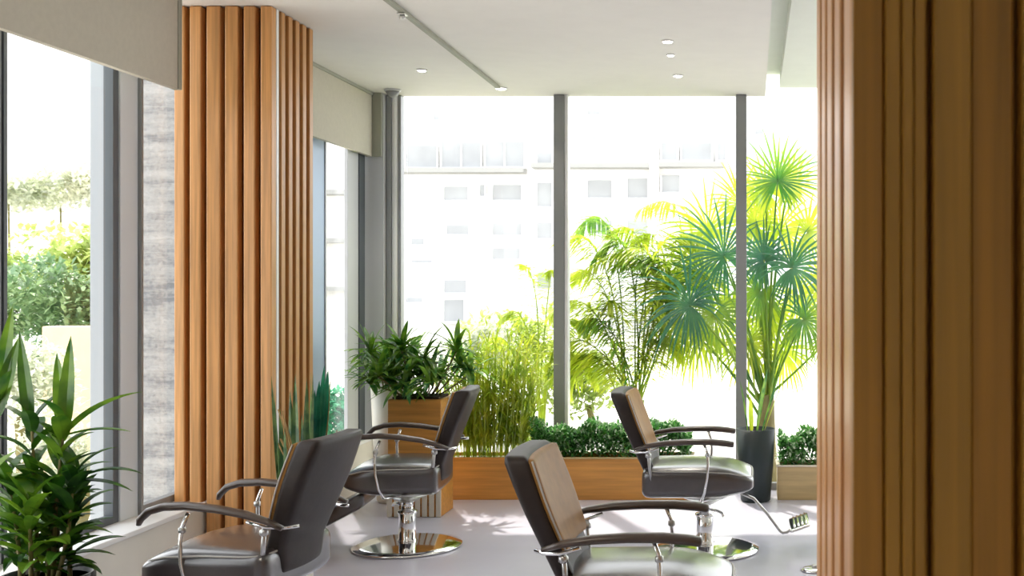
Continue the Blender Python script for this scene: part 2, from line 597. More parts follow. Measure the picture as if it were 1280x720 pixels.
def downlight(x, y, r, label, power=18):
    t = empty('ceiling_spotlight', (x, y, ZC))
    tag(t, label, 'ceiling light', 'small recessed ceiling spotlights')
    MB().lathe([(r, -0.001), (r * 1.02, -0.006), (r * 0.8, -0.008)], n=24).build('ring', 'white_frame', t, True)
    MB().lathe([(r * 0.78, -0.0085), (r * 0.7, -0.011)], n=24).build('lens', 'lamp', t)
    lamp('spot_lamp', 'SPOT', (x, y, ZC - 0.03), power, (1, 0.93, 0.82), (0, 0, -1), spot_size=R(110), spot_blend=0.6, shadow_soft_size=0.04)
    return t


downlight(-0.49, 6.50, 0.035, 'round recessed ceiling spotlight, nearest of the row of three on the right')
downlight(-0.50, 6.88, 0.025, 'round recessed ceiling spotlight, middle of the row of three on the right')
downlight(-0.50, 7.55, 0.035, 'round recessed ceiling spotlight, farthest of the row of three on the right')
downlight(-2.17, 7.36, 0.035, 'faint recessed ceiling spotlight left of the metal track')
downlight(-1.80, 8.03, 0.045, 'bright round ceiling light where the metal track ends')
# unseen fill spots added to brighten the room and the near column
for i, (x, y) in enumerate(((-1.6, 2.2), (0.4, -0.9), (3.2, 2.5), (3.2, 5.5))):
    lamp('spot_lamp', 'SPOT', (x, y, ZC - 0.05), 60, (1, 0.90, 0.76), (0, 0, -1), spot_size=R(140), spot_blend=0.8, shadow_soft_size=0.1)

sd = empty('smoke_detector', (-2.60, 8.10, ZC))
tag(sd, 'small grey conical detector on the ceiling above the corner window post', 'detector')
MB().lathe([(0.058, -0.001), (0.058, -0.014)], n=24).build('base', 'light_frame', sd, True)
MB().lathe([(0.050, -0.0145), (0.030, -0.045), (0.012, -0.055)], n=24).build('sensor_cap', 'grey_frame', sd, True)


# ================================================================= SALON CHAIRS
def make_chair(curl):
    r = empty('salon_chair')
    # seat
    def fs(q):
        x, y, z = q
        u = x / 0.31
        f = max(-1.0, min(1.0, z / 0.085))
        if f > 0:
            dz = 0.030 * (1 - (y / 0.27) ** 2) * (1 - 0.5 * u * u)
            if u > 0.2:
                dz -= 0.060 * ((u - 0.2) / 0.8) ** 2
            z += dz * f
        else:
            dz = 0.0
            if u > 0.2:
                dz += 0.045 * ((u - 0.2) / 0.8) ** 2
            if abs(y) > 0.12:
                dz += 0.015 * ((abs(y) - .12) / .15) ** 2
            z += dz * -f
        if curl:
            x = x * 0.855 + 0.075
        y *= 1 - 0.10 * max(0, u) ** 2
        return (x, y, z)
    MB().rbox(0.31, 0.27, 0.085, 0.045, 14, fs, (-0.03, 0, 0.415)).build('seat', 'seat_leather', r, True)
    # piping round the top edge of the seat
    pts = []
    N = 48
    for i in range(N + 1):
        a = 2 * math.pi * i / N
        ca, sa = math.cos(a), math.sin(a)
        x = 0.302 * math.copysign(abs(ca) ** 0.28, ca)
        y = 0.264 * math.copysign(abs(sa) ** 0.28, sa)
        q = fs((x, y, 0.070))
        pts.append((q[0] - 0.03, q[1], q[2] + 0.417))
    MB().tube(pts, 0.0045, 6, cap=False).build('seat_piping', 'piping', r, True)

    # backrest: leaning slab, widest at the top third
    def lean(z):
        return (-0.232 - (max(z, 0.5) - 0.55) * 0.36) if curl else (-0.345 - (z - 0.55) * 0.40)

    def fb(q):
        x, y, z = q
        zz = z + 0.66
        t = (zz - 0.40) / 0.52
        wf = 0.72 + 0.30 * min(1, max(0, t) * 1.6) - 0.10 * max(0, (t - 0.7) / 0.3) ** 1.5
        th = 0.75 + 0.35 * t
        curve = 0.020 * (y / 0.25) ** 2
        if curl:
            wf *= 0.86
        return (lean(zz) + x * th + curve, y * wf, zz)
    MB().rbox(0.042, 0.25, 0.26, 0.022, 12, fb).build('backrest', 'leather', r, True)

    def fc(q):
        x, y, z = q
        zz = z + 0.745
        t = (zz - 0.40) / 0.52
        wf = 0.72 + 0.30 * min(1, max(0, t) * 1.6) - 0.10 * max(0, (t - 0.7) / 0.3) ** 1.5
        th = 0.75 + 0.35 * t
        if curl:
            wf *= 0.86
        return (lean(zz) + 0.042 * th + 0.004 + x + 0.020 * (y / 0.25) ** 2, y * wf, zz)
    cu = MB().rbox(0.014, 0.243, 0.165, 0.012, 12, fc).build('back_cushion', 'tan', r, True)
    cu['label'] = 'front pad of the backrest with warm bounced light in its colour'
    # pale piping along the cushion edge
    for s in (-1, 1):
        pts = [fc((0.004, s * 0.246, -0.16 + 0.32 * i / 10)) for i in range(11)]
        MB().tube(pts, 0.0035, 6).build('back_piping', 'piping', r, True)
    # arms
    for s in (-1, 1):
        y = s * (0.262 if curl else 0.29)
        if curl:
            path = [(-0.28, 0.60), (-0.22, 0.625), (-0.13, 0.650), (-0.02, 0.668), (0.10, 0.677), (0.19, 0.672), (0.25, 0.654), (0.285, 0.622), (0.292, 0.60)]
            rad = [0.016, 0.020, 0.024, 0.025, 0.026, 0.026, 0.024, 0.020, 0.012]
        else:
            path = [(-0.37, 0.615), (-0.30, 0.636), (-0.20, 0.650), (-0.08, 0.657), (0.04, 0.657), (0.12, 0.650), (0.165, 0.643), (0.172, 0.642)]
            rad = [0.013, 0.021, 0.026, 0.028, 0.029, 0.029, 0.028, 0.020]
        MB().tube([(x, y, z) for x, z in path], rad, 14, 0.62).build('armrest', 'arm', r, True)
        # bracket from the arm along the side of the back
        rx = 0.10 if curl else 0.0
        MB().tube([(-0.24 + rx, y, 0.622), (-0.31 + rx, y * 0.96, 0.600), (-0.37 + rx, y * 0.86, 0.594), (-0.405 + rx * 0.9, y * 0.76, 0.598)], 0.007, 8).build('arm_bracket', 'chrome', r, True)
        b = MB()
        b.tube([(-0.30 + rx, y * 0.92, 0.60), (-0.295 + rx, y * 0.92, 0.53), (-0.285 + rx, y * 0.90, 0.44)], 0.009, 8)
        b.lathe([(0.008, -0.014), (0.017, -0.008), (0.017, 0.008), (0.008, 0.014)], (-0.30 + rx, y * 0.93, 0.58), 14)
        b.build('rear_post', 'steel', r, True)
        k = 0.03 if curl else -0.06
        MB().tube([(0.065 + k, y * 0.98, 0.650), (0.085 + k, y * 0.995, 0.60), (0.09 + k, y * 1.0 + s * 0.008, 0.54), (0.085 + k, y + s * 0.010, 0.46), (0.07 + k, y + s * 0.006, 0.38), (0.05 + k, y * 0.90, 0.325), (0.03, y * 0.4, 0.312)], 0.008, 8, 1.0).build('arm_strap', 'chrome', r, True)
        MB().lathe([(0.006, -0.013), (0.014, -0.008), (0.014, 0.008), (0.006, 0.013)], (0.087 + k, y * 0.995, 0.585), 14).build('joint', 'steel', r, True)
    # seat carrier
    b = MB()
    b.lathe([(0.05, 0.265), (0.085, 0.285), (0.13, 0.305), (0.15, 0.322), (0.10, 0.335)], n=28)
    b.build('seat_carrier', 'steel', r, True)
    # pump column
    b = MB()
    b.lathe([(0.056, 0.035), (0.056, 0.045), (0.050, 0.05), (0.050, 0.19), (0.056, 0.195), (0.056, 0.21), (0.034, 0.215), (0.034, 0.262), (0.05, 0.264)], n=28)
    b.build('pump_column', 'chrome', r, True)
    MB().tube([(0.03, -0.02, 0.235), (0.07, -0.07, 0.238), (0.10, -0.11, 0.232), (0.11, -0.125, 0.215)], 0.009, 8).build('pump_lever', 'chrome', r, True)
    # round base
    MB().lathe([(0.305, 0.001), (0.312, 0.006), (0.308, 0.014), (0.26, 0.021), (0.16, 0.030), (0.07, 0.036)], n=48).build('base_plate', 'chrome', r, True)
    # leg rest hanging at the front of the seat
    if curl:
        def ff(q):
            x, y, z = q
            return (0.365 + x, y, 0.225 - x * 0.52 + z)
        MB().rbox(0.155, 0.165, 0.045, 0.02, 8, ff).build('leg_rest', 'seat_leather', r, True)
        MB().tube([(0.15, 0, 0.33), (0.22, 0, 0.31), (0.30, 0, 0.25)], 0.012, 8).build('leg_rest_arm', 'steel', r, True)
    else:
        for s in (-0.3,):
            MB().tube([(0.20, s * 0.12, 0.335), (0.28, s * 0.12, 0.30), (0.36, s * 0.12, 0.21), (0.43, s * 0.12, 0.115), (0.445, s * 0.12, 0.105), (0.47, s * 0.12, 0.108), (0.50, s * 0.12, 0.13)], 0.009, 8).build('footrest_bar', 'steel', r, True)
        b = MB()
        b.rbox(0.055, 0.17, 0.008, 0.006, 6, lambda q: (q[0] + 0.54, q[1], 0.155 + q[2] + q[0] * 0.35))
        for k in range(4):
            b.rbox(0.006, 0.15, 0.006, 0.004, 3, lambda q, k=k: (q[0] + 0.51 + k * 0.022, q[1], 0.166 + q[2] + (-0.03 + k * 0.022) * 0.35))
        b.build('footplate', 'chrome', r, True)
    return r


ch_l = make_chair(True)
ch_l.location = (-2.01, 4.48, 0)
ch_l.rotation_euler.z = R(180 - 6)
tag(ch_l, 'dark brown leather salon chair in the left foreground, facing the left window', 'chair', 'salon chairs facing left')
o = copy_tree(ch_l)
o.location = (-2.00, 6.50, 0)
o.rotation_euler.z = R(180 + 5)
tag(o, 'dark salon chair on a round chrome base in front of the tall orange planter', 'chair', 'salon chairs facing left')
ch_r = make_chair(False)
ch_r.location = (-0.34, 4.07, 0)
tag(ch_r, 'brown salon chair with warm light coloured into its back pad in the centre foreground, cut by the bottom of the photo', 'chair', 'salon chairs facing right')
o = copy_tree(ch_r)
o.location = (-0.27, 6.42, 0)
tag(o, 'salon chair with warm light coloured into its inner back beside the tall dark pot, nearer the back window', 'chair', 'salon chairs facing right')

fp = empty('floor_plate', (0.335, 5.95, 0))
tag(fp, 'small round chrome plate lying on the floor beside the near slatted column', 'floor plate')
MB().lathe([(0.075, 0.001), (0.078, 0.006), (0.06, 0.014), (0.03, 0.018)], n=28).build('plate', 'chrome', fp, True)
MB().tube([(0.0, 0, 0.018), (0.0, 0, 0.03)], 0.018, 12).build('knob', 'steel', fp, True)

# ================================================================= PLANTERS AND PLANTS
random.seed(21)


def rosette(mb, p, n, L, W, spread=(0.2, 1.2), droop=1.1):
    for i in range(n):
        a = random.uniform(0, 2 * math.pi)
        e = random.uniform(*spread)
        d = Vector((math.cos(a) * math.sin(e), math.sin(a) * math.sin(e), math.cos(e)))
        mb.blade(p, d, L * random.uniform(0.7, 1.1), W * random.uniform(0.8, 1.2), droop * random.uniform(0.6, 1.3), n=6, fold=0.12)


def box_planter(root, hx, hy, h, mat, rim, soil='soil', th=0.02):
    m = MB()
    m.box(-hx, hx, -hy, -hy + th, 0, h)
    m.box(-hx, hx, hy - th, hy, 0, h)
    m.box(-hx, -hx + th, -hy + th, hy - th, 0, h)
    m.box(hx - th, hx, -hy + th, hy - th, 0, h)
    m.box(-hx + th, hx - th, -hy + th, hy - th, 0, 0.02)
    m.build('planter_box', mat, root, bevel=0.003)
    if rim:
        m = MB()
        e = 0.008
        m.box(-hx - e, hx + e, -hy - e, -hy + th, h + 0.0005, h + 0.012)
        m.box(-hx - e, hx + e, hy - th, hy + e, h + 0.0005, h + 0.012)
        m.box(-hx - e, -hx + th, -hy + th, hy - th, h + 0.0005, h + 0.012)
        m.box(hx - th, hx + e, -hy + th, hy - th, h + 0.0005, h + 0.012)
        m.build('rim', rim, root, bevel=0.003)
    MB().box(-hx + th, hx - th, -hy + th, hy - th, h - 0.06, h - 0.025).build('soil', soil, root)


# tall wood planter with strap leaved plant
p = empty('potted_plant', (-2.21, 7.48, 0))
tag(p, 'bushy dark green strap leaved plant in a tall square orange wood planter', 'plant')
m = MB()
m.box(-0.175, 0.175, -0.15, 0.15, 0.0, 0.77)
m.build('planter_box', 'planter_wood', p, bevel=0.006)
m = MB()
for i in range(8):
    x = -0.16 + i * 0.0457
    m.box(x - 0.017, x + 0.017, -0.162, -0.1505, 0.001, 0.36)
sk = m.build('ribbed_skirt', 'rim_pale', p, bevel=0.004)
sk['label'] = 'pale ribbed lower part of the planter'
MB().box(-0.15, 0.15, -0.13, 0.13, 0.7705, 0.785).build('soil', 'soil', p)
for i in range(20):
    b = Vector((random.uniform(-0.12, 0.12), random.uniform(-0.10, 0.10), 0.785))
    t = b + Vector((b.x * 1.6 + random.uniform(-0.06, 0.06), b.y * 1.2, random.uniform(0.06, 0.30)))
    s = MB().tube([b, (b + t) / 2 + Vector((0.01, 0, 0)), t], 0.006, 6).build('stalk', 'stem', p, True)
    lv = MB()
    rosette(lv, t, 20, 0.25, 0.036, (0.2, 1.7), 1.2)
    lv.build('foliage', 'leaf_mid' if i % 3 else 'leaf_bright', s)

p = empty('potted_plant', (-2.53, 7.86, 0))
tag(p, 'arching green leaved plant in a cream pot in the corner of the windows', 'plant')
MB().lathe([(0.085, 0), (0.10, 0.02), (0.125, 0.45), (0.14, 0.80), (0.13, 0.80), (0.12, 0.775)], n=28).build('pot', 'cream', p, True)
MB().lathe([(0.118, 0.755), (0.118, 0.776)], n=24).build('soil', 'soil', p)
for i in range(8):
    b = Vector((random.uniform(-0.07, 0.07), random.uniform(-0.07, 0.07), 0.776))
    t = b + Vector((b.x * 1.5, b.y * 1.2, random.uniform(0.08, 0.28)))
    s = MB().tube([b, (b + t) / 2 + Vector((0.01, 0, 0)), t], 0.006, 6).build('stalk', 'stem', p, True)
    lv = MB()
    rosette(lv, t, 12, 0.25, 0.034, (0.3, 1.5), 1.3)
    lv.build('foliage', 'leaf_bright' if i % 2 else 'leaf_mid', s)

# grass planter
p = empty('grass_planter', (-1.90, 8.07, 0))
tag(p, 'low orange wood planter of tall yellow green grass in front of the first window pane', 'planter')
box_planter(p, 0.285, 0.14, 0.30, 'planter_wood', None, 'gravel')
for c_ in range(10):
    m = MB()
    for i in range(26):
        x = -0.25 + 0.5 * (c_ + random.random()) / 10
        y = random.uniform(-0.11, 0.11)
        L = random.uniform(0.5, 1.05) * (1.0 - 0.2 * abs(x / 0.25 - 0.2))
        d = Vector((x * 0.75 + random.uniform(-0.12, 0.14), y * 0.5 + random.uniform(-0.08, 0.04), 1)).normalized()
        b = Vector((x, y, 0.27))
        m.blade(b, d, L, 0.012, random.uniform(0.0, 0.25), n=4, fold=0.2)
        k = int(L / 0.05)
        for j in range(2, k):
            q = b + d * (j * 0.05 + random.uniform(-.01, .01))
            if q.y + p.location.y > 8.2:
                continue
            a = random.uniform(0, 6.28)
            e = Vector((math.cos(a) * 0.6, math.sin(a) * 0.5, random.uniform(0.3, 1.3)))
            m.blade(q, e, random.uniform(0.06, 0.12), 0.013, 0.8, n=3)
    m.build('grass_clump', 'grass', p)


def hedge(p, hx, hy, z0, zt, n, seed, hsx):
    rnd = random.Random(seed)
    a, b = MB(), MB()
    for i in range(n):
        x = rnd.uniform(-hx, hx)
        y = rnd.uniform(-hy, hy)
        z = z0 + (zt - z0) * (rnd.random() ** 0.6)
        bump = 0.9 + 0.12 * math.sin(x * 14 + seed) + 0.1 * math.sin(x * 31)
        z = z0 + (z - z0) * bump
        d = Vector((rnd.uniform(-1, 1), rnd.uniform(-1.0, 1.0), rnd.uniform(-0.2, 1.4)))
        t = a if rnd.random() < 0.78 else b
        t.blade((x, y, z), d, rnd.uniform(0.03, 0.055), 0.020, 0.6, n=2, fold=0.1)
    a.build('hedge_foliage', 'hedge', p)
    f = b.build('hedge_shoots', 'hedge_tip', p)
    f['label'] = 'pale young shoots of the hedge'


p = empty('hedge_planter', (-1.01, 8.06, 0))
tag(p, 'long low orange wood planter with dark green hedge behind the two right chairs', 'planter')
box_planter(p, 0.585, 0.14, 0.29, 'planter_wood', 'planter_tan')
hedge(p, 0.57, 0.11, 0.27, 0.53, 6500, 3, 0)
p = empty('hedge_planter', (0.735, 8.06, 0))
tag(p, 'low tan planter with pale rim and dark green hedge right of the tall dark pot', 'planter')
box_planter(p, 0.555, 0.14, 0.235, 'planter_tan', 'rim_pale')
hedge(p, 0.54, 0.11, 0.22, 0.49, 6000, 5, 0)

# tall dark pot
p = empty('potted_plant', (0.025, 7.90, 0))
tag(p, 'tall dark tapered pot with upright green leaves standing between the two hedge planters', 'plant')
MB().lathe([(0.095, 0), (0.105, 0.01), (0.125, 0.25), (0.137, 0.51), (0.128, 0.51), (0.122, 0.48)], n=32).build('pot', 'dark_pot', p, True)
MB().lathe([(0.12, 0.46), (0.12, 0.482)], n=24).build('soil', 'soil', p)
for i in range(9):
    a = i * 0.7
    m = MB()
    m.blade((0.06 * math.cos(a), 0.06 * math.sin(a), 0.482), (0.25 * math.cos(a) + 0.1, 0.15 * math.sin(a), 1), random.uniform(0.22, 0.5), 0.035, 0.2, n=6)
    m.build('leaf', 'palm_lime' if i % 3 == 0 else 'leaf_mid', p)

# snake plant by the slatted column
p = empty('snake_plant', (-2.275, 5.58, 0))
tag(p, 'narrow upright snake plant with tan stems beside the slatted column corner', 'plant')
MB().lathe([(0.07, 0), (0.08, 0.01), (0.10, 0.30), (0.092, 0.30), (0.088, 0.28)], n=28).build('pot', 'cream', p, True)
MB().lathe([(0.086, 0.26), (0.086, 0.281)], n=24).build('soil', 'soil', p)
for i in range(10):
    a = i * 0.63 + 0.2
    x, y = 0.05 * math.cos(a), 0.05 * math.sin(a)
    m = MB()
    m.blade((x, y, 0.281), (x * 1.2 - 0.02, y * 1.2, 1), random.uniform(0.45, 0.85), 0.036, 0.0, side=(math.cos(a + 1.2), math.sin(a + 1.2), 0), n=8, fold=0.2)
    m.build('leaf', 'snake_leaf', p)
for i in range(6):
    z = random.uniform(0.35, 0.62)
    m = MB()
    x0 = random.uniform(-0.04, 0.05)
    pts = [Vector((x0 + 0.045 - 0.13 * (t / 8) ** 2 * (0.6 + i * 0.1), -0.03 + 0.01 * i, 0.281 + z * t / 8)) for t in range(9)]
    m.tube(pts, [0.0065 - 0.0004 * t for t in range(9)], 6)
    s = m.build('stem', 'tan_stem', p, True)
m = MB()
for i in range(60):
    m.blade((random.uniform(-0.09, 0.09), random.uniform(-0.09, 0.04), random.uniform(0.29, 0.46)), (random.uniform(-1, 1), random.uniform(-1, 1), random.uniform(0, 1)), 0.04, 0.022, 0.6, n=2)
m.build('small_leaves', 'hedge_tip', p)

p = empty('snake_plant', (-2.845, 7.36, 0.412))
tag(p, 'teal green upright plant on the sill in front of the blue window panel', 'plant')
MB().lathe([(0.036, 0.001), (0.040, 0.01), (0.047, 0.10), (0.042, 0.10), (0.040, 0.09)], n=24).build('pot', 'dark_pot', p, True)
MB().lathe([(0.039, 0.075), (0.039, 0.091)], n=24).build('soil', 'soil', p)
for i in range(11):
    x = -0.012 + 0.05 * (i % 4) / 3 - 0.008
    y = -0.022 + 0.044 * (i / 10)
    m = MB()
    m.blade((x, y, 0.091), (0.05 + x * 1.1, y * 3.0, 1), random.uniform(0.28, 0.50), 0.040, 0.0, side=(1, random.uniform(-0.5, 0.5), 0), n=7, fold=0.2)
    m.build('leaf', 'teal_leaf', p)
m = MB()
m.tube([(0.035, 0.03, 0.091), (0.045, 0.05, 0.3), (0.05, 0.055, 0.47)], [0.006, 0.005, 0.003], 6)
m.build('stem', 'tan_stem', p, True)


# broad leaved plant in the left foreground
def cane_plant(loc, label, canes, h, seed, pot_r=0.15, pot_h=0.48):
    rnd = random.Random(seed)
    p = empty('potted_plant', loc)
    tag(p, label, 'plant')
    MB().lathe([(pot_r * 0.72, 0), (pot_r * 0.76, 0.01), (pot_r * 0.95, pot_h * 0.8), (pot_r, pot_h - 0.03), (pot_r, pot_h), (pot_r * 0.93, pot_h), (pot_r * 0.9, pot_h - 0.02)], n=36).build('pot', 'black', p, True)
    MB().lathe([(pot_r * 0.89, pot_h - 0.04), (pot_r * 0.89, pot_h - 0.02)], n=24).build('soil', 'soil', p)
    for (cx, cy, tx, ty, hh, n, big) in canes:
        b = Vector((cx, cy, pot_h - 0.02))
        t = Vector((tx, ty, pot_h + hh))
        mid = (b + t) / 2 + Vector((rnd.uniform(-.02, .02), rnd.uniform(-.02, .02), 0))
        pts = [bez(b, mid, t, i / 8) for i in range(9)]
        s = MB().tube(pts, [0.009 - 0.0006 * i for i in range(9)], 7).build('cane', 'stem', p, True)
        lv = MB()
        n = int(n * 1.5)
        for i in range(n):
            f = 0.12 + 0.88 * i / max(1, n - 1)
            q = bez(b, mid, t, f)
            a = i * 2.4 + rnd.uniform(-0.5, 0.5)
            up = 0.2 + 1.5 * f
            d = Vector((math.cos(a), math.sin(a) * 0.8, up))
            lv.blade(q, d, rnd.uniform(0.12, 0.20), rnd.uniform(0.040, 0.062), rnd.uniform(0.5, 1.4), n=7, fold=0.18,
                     prof=lambda t: max(0.0, math.sin(math.pi * (t * 0.97 + 0.03) ** 0.8)) ** 0.8)
        for (L, W, dx, dy, dz, dr) in big:
            lv.blade(t - Vector((0, 0, 0.03)), (dx, dy, dz), L, W, dr, n=9, fold=0.2, side=(1, 0.3, 0.1) if dz > 2 * abs(dx) else None,
                     prof=lambda t: max(0.0, math.sin(math.pi * (t * 0.95 + 0.05) ** 0.75)) ** 0.75)
        lv.build('leaves', 'leaf_dark' if rnd.random() < 0.6 else 'leaf_bright', s)
    return p


cane_plant((-2.515, 4.0, 0), 'leafy green plant with tall pointed leaves in a black pot before the left window', [
    (0.02, 0.0, 0.06, 0.0, 0.52, 14, [(0.36, 0.052, 0.06, 0, 1, 0.1), (0.30, 0.05, -0.12, 0.05, 1, 0.1), (0.34, 0.06, 0.75, -0.05, 0.75, 0.75), (0.24, 0.04, 1.0, 0, 0.3, 0.5)]),
    (-0.05, 0.02, -0.06, 0.0, 0.56, 12, [(0.34, 0.045, -0.12, 0, 1, 0.05), (0.2, 0.04, -0.7, 0, 0.6, 0.6)]),
    (0.05, -0.03, 0.10, -0.02, 0.36, 12, [(0.26, 0.045, 1, 0, 0.55, 0.9), (0.22, 0.04, 0.9, 0, 0.1, 0.6)]),
    (-0.07, -0.04, -0.13, -0.03, 0.36, 12, [(0.22, 0.045, -0.6, 0, 0.8, 0.7)]),
    (0.0, 0.05, 0.0, 0.08, 0.42, 12, []),
    (-0.02, -0.06, -0.01, -0.09, 0.28, 12, []),
    (0.06, 0.03, 0.06, 0.06, 0.22, 10, []),
    (-0.09, 0.0, -0.14, 0.03, 0.20, 10, []),
    (0.0, 0.0, 0.02, 0.0, 0.30, 12, []),
], 0.9, 4)
cane_plant((-2.37, 3.42, 0), 'tall pointed leaves at the very left edge of the photo, partly outside it', [
    (-0.02, 0.0, 0.055, 0.0, 0.60, 4, [(0.36, 0.05, 0.16, 0, 1, 0.05), (0.27, 0.05, 0.28, 0, 1, 0.1)]),
    (-0.05, 0.02, -0.10, 0.0, 0.45, 8, [(0.3, 0.05, -0.2, 0, 1, 0.1)]),
    (-0.07, -0.03, -0.14, -0.04, 0.25, 8, []),
], 0.9, 9, 0.13, 0.52)

# ================================================================= OUTSIDE
random.seed(5)


def fan_leaf(mb, hub, axis, nrm, Rr, n=34, span=300, W=0.030, droop=0.8):
    axis = Vector(axis).normalized()
    nrm = Vector(nrm).normalized()
    side = nrm.cross(axis).normalized()
    for i in range(n):
        a = R(-span / 2 + span * i / (n - 1) + random.uniform(-2, 2))
        d = axis * math.cos(a) + side * math.sin(a) + nrm * 0.15
        s = nrm.cross(d)
        L = Rr * (0.82 + 0.18 * math.cos(a)) * random.uniform(0.85, 1.08)
        mb.blade(hub, d, L, W, droop * random.uniform(0.6, 1.3), side=s, n=6, fold=0.12,
                 prof=lambda t: (0.15 + 1.6 * t) if t < 0.42 else 0.82 * max(0.03, max(0.0, 1 - (t - 0.42) / 0.58) ** 0.8))


def feather(mb, a, b, c, L=0.30, n=60, W=0.019, hang=0.55, rr=0.008):
    a, b, c = Vector(a), Vector(b), Vector(c)
    pts = [bez(a, b, c, i / 14) for i in range(15)]
    mb.tube(pts, [rr * (1 - 0.8 * i / 14) for i in range(15)], 5)
    for i in range(n):
        t = 0.14 + 0.86 * i / (n - 1)
        q = bez(a, b, c, t)
        tan = ((b - a) * (1 - t) + (c - b) * t).normalized()
        sd = tan.cross(Vector((0, 0, 1)))
        if sd.length < 0.1:
            sd = tan.cross(Vector((0, 1, 0)))
        sd.normalize()
        # leaflets spread in the plane seen from the side as well as across it
        sd2 = (sd + tan.cross(sd) * random.uniform(-0.7, 0.7)).normalized()
        ll = L * (1 - 0.65 * abs(t - 0.45) / 0.55) * random.uniform(0.85, 1.1)
        for s in (-1, 1):
            d = tan * 0.75 + sd2 * s * 0.85 + Vector((0, 0, -hang))
            mb.blade(q, d, ll, W, 0.7, n=4, fold=0.15)


# fan palm behind the right panes
Y0 = 9.25
fp = empty('fan_palm', at(955, 640, Y0) * 1)
fp.location = (at(957, 500, Y0).x, Y0, -0.13)
tag(fp, 'large fan palm with starburst leaves outside the rightmost panes', 'palm')
L0 = fp.location.copy()
hubs = [  # px, py, depth, radius, axis(x, z), mat, droop
    (972, 226, 9.2, 0.42, (0.1, 1), 'palm_green', 0.5), (985, 232, 9.35, 0.34, (0.8, 0.6), 'palm_lime', 0.6),
    (958, 240, 9.4, 0.34, (-0.8, 0.5), 'palm_lime', 0.6),
    (990, 335, 9.0, 0.44, (0.6, 0.2), 'palm_teal_shaded', 0.8), (955, 325, 9.15, 0.36, (-0.4, 0.6), 'palm_teal_shaded', 0.7),
    (1010, 290, 9.3, 0.40, (0.9, 0.5), 'palm_lime', 0.7), (945, 280, 9.5, 0.36, (-0.9, 0.6), 'palm_lime', 0.6),
    (1005, 400, 9.2, 0.44, (0.9, -0.4), 'palm_green', 1.1), (962, 395, 9.4, 0.36, (0.0, -1.0), 'palm_lime', 1.0),
    (905, 320, 9.2, 0.52, (-0.5, 0.8), 'palm_teal_shaded', 0.7), (862, 382, 8.95, 0.52, (-0.8, 0.3), 'palm_teal_shaded', 1.1),
    (893, 395, 9.15, 0.50, (-0.2, -1.0), 'palm_green', 1.1), (885, 290, 9.5, 0.46, (-0.6, 0.8), 'palm_lime', 0.7),
    (850, 400, 9.3, 0.48, (-0.7, -0.7), 'palm_lime', 1.3), (915, 375, 9.5, 0.50, (0.1, -1.0), 'palm_lime', 1.2),
    (880, 350, 9.45, 0.48, (-0.9, 0.5), 'palm_green', 0.9), (935, 430, 9.35, 0.42, (-0.2, -1.0), 'palm_lime', 1.2),
    (1030, 350, 9.4, 0.42, (0.9, 0.1), 'palm_lime', 0.9), (1040, 420, 9.3, 0.42, (0.9, -0.3), 'palm_green', 1.0),
    (925, 255, 9.6, 0.38, (-0.3, 1), 'palm_lime', 0.6),
    (870, 330, 9.6, 0.45, (-0.5, 0.9), 'palm_lime', 0.8), (835, 360, 9.5, 0.40, (-0.9, 0.4), 'palm_lime', 0.9),
    (975, 290, 9.6, 0.40, (0.2, 0.9), 'palm_lime', 0.7), (1000, 370, 9.6, 0.42, (0.4, -0.6), 'palm_lime', 1.0),
    (950, 365, 9.3, 0.38, (-0.3, -0.4), 'palm_green', 1.0), (870, 420, 9.5, 0.46, (-0.3, -1.0), 'palm_lime', 1.4),
    (980, 440, 9.5, 0.38, (0.2, -1.0), 'palm_lime', 1.2),
]
tb = Vector((0, 0, 0))
MB().tube([tb, Vector((0, 0, 0.35)), Vector((0.01, 0, 0.75))], [0.11, 0.085, 0.06], 12).build('trunk', 'stem', fp, True)
for (hx, hy, Y, rr, ax, mt, dr) in hubs:
    h = at(hx, hy, Y) - L0
    b = Vector((random.uniform(-0.05, 0.05), random.uniform(-0.05, 0.05), 0.45 + random.uniform(0, 0.3)))
    mid = Vector((b.x * 0.4 + h.x * 0.35, h.y * 0.5, h.z * 0.72))
    pts = [bez(b, mid, h, i / 10) for i in range(11)]
    s = MB().tube(pts, [0.014 - 0.0008 * i for i in range(11)], 6).build('leaf_stalk', 'palm_green', fp, True)
    m = MB()
    nrm = Vector((random.uniform(-0.25, 0.25), -1, random.uniform(0.1, 0.7)))
    fan_leaf(m, h, (ax[0], -0.15, ax[1]), nrm, rr * 1.12, n=34, span=320, droop=dr * (1.0 if hy < 250 else 1.55), W=0.030)
    m.build('fan_leaf', mt, s)


def areca(root_px, Y, label, fr, mats, Lf=0.30):
    p = empty('feather_palm', (at(root_px, 500, Y).x, Y, -0.13))
    tag(p, label, 'palm')
    L0 = p.location.copy()
    m = MB()
    for i in range(7):
        a = i * 0.9
        m.tube([(0.05 * math.cos(a), 0.05 * math.sin(a), 0), (0.09 * math.cos(a), 0.07 * math.sin(a), 0.7)], [0.018, 0.012], 7)
    m.build('stems', 'palm_lime', p, True)
    for k, (mx, my, ex, ey, dY) in enumerate(fr):
        a = Vector((random.uniform(-0.08, 0.08), random.uniform(-0.05, 0.05), 0.6))
        b = at(mx, my, Y + dY * 0.5) - L0
        c_ = at(ex, ey, Y + dY) - L0
        m = MB()
        feather(m, a, b, c_, Lf)
        m.build('frond', mats[k % len(mats)], p)
    return p


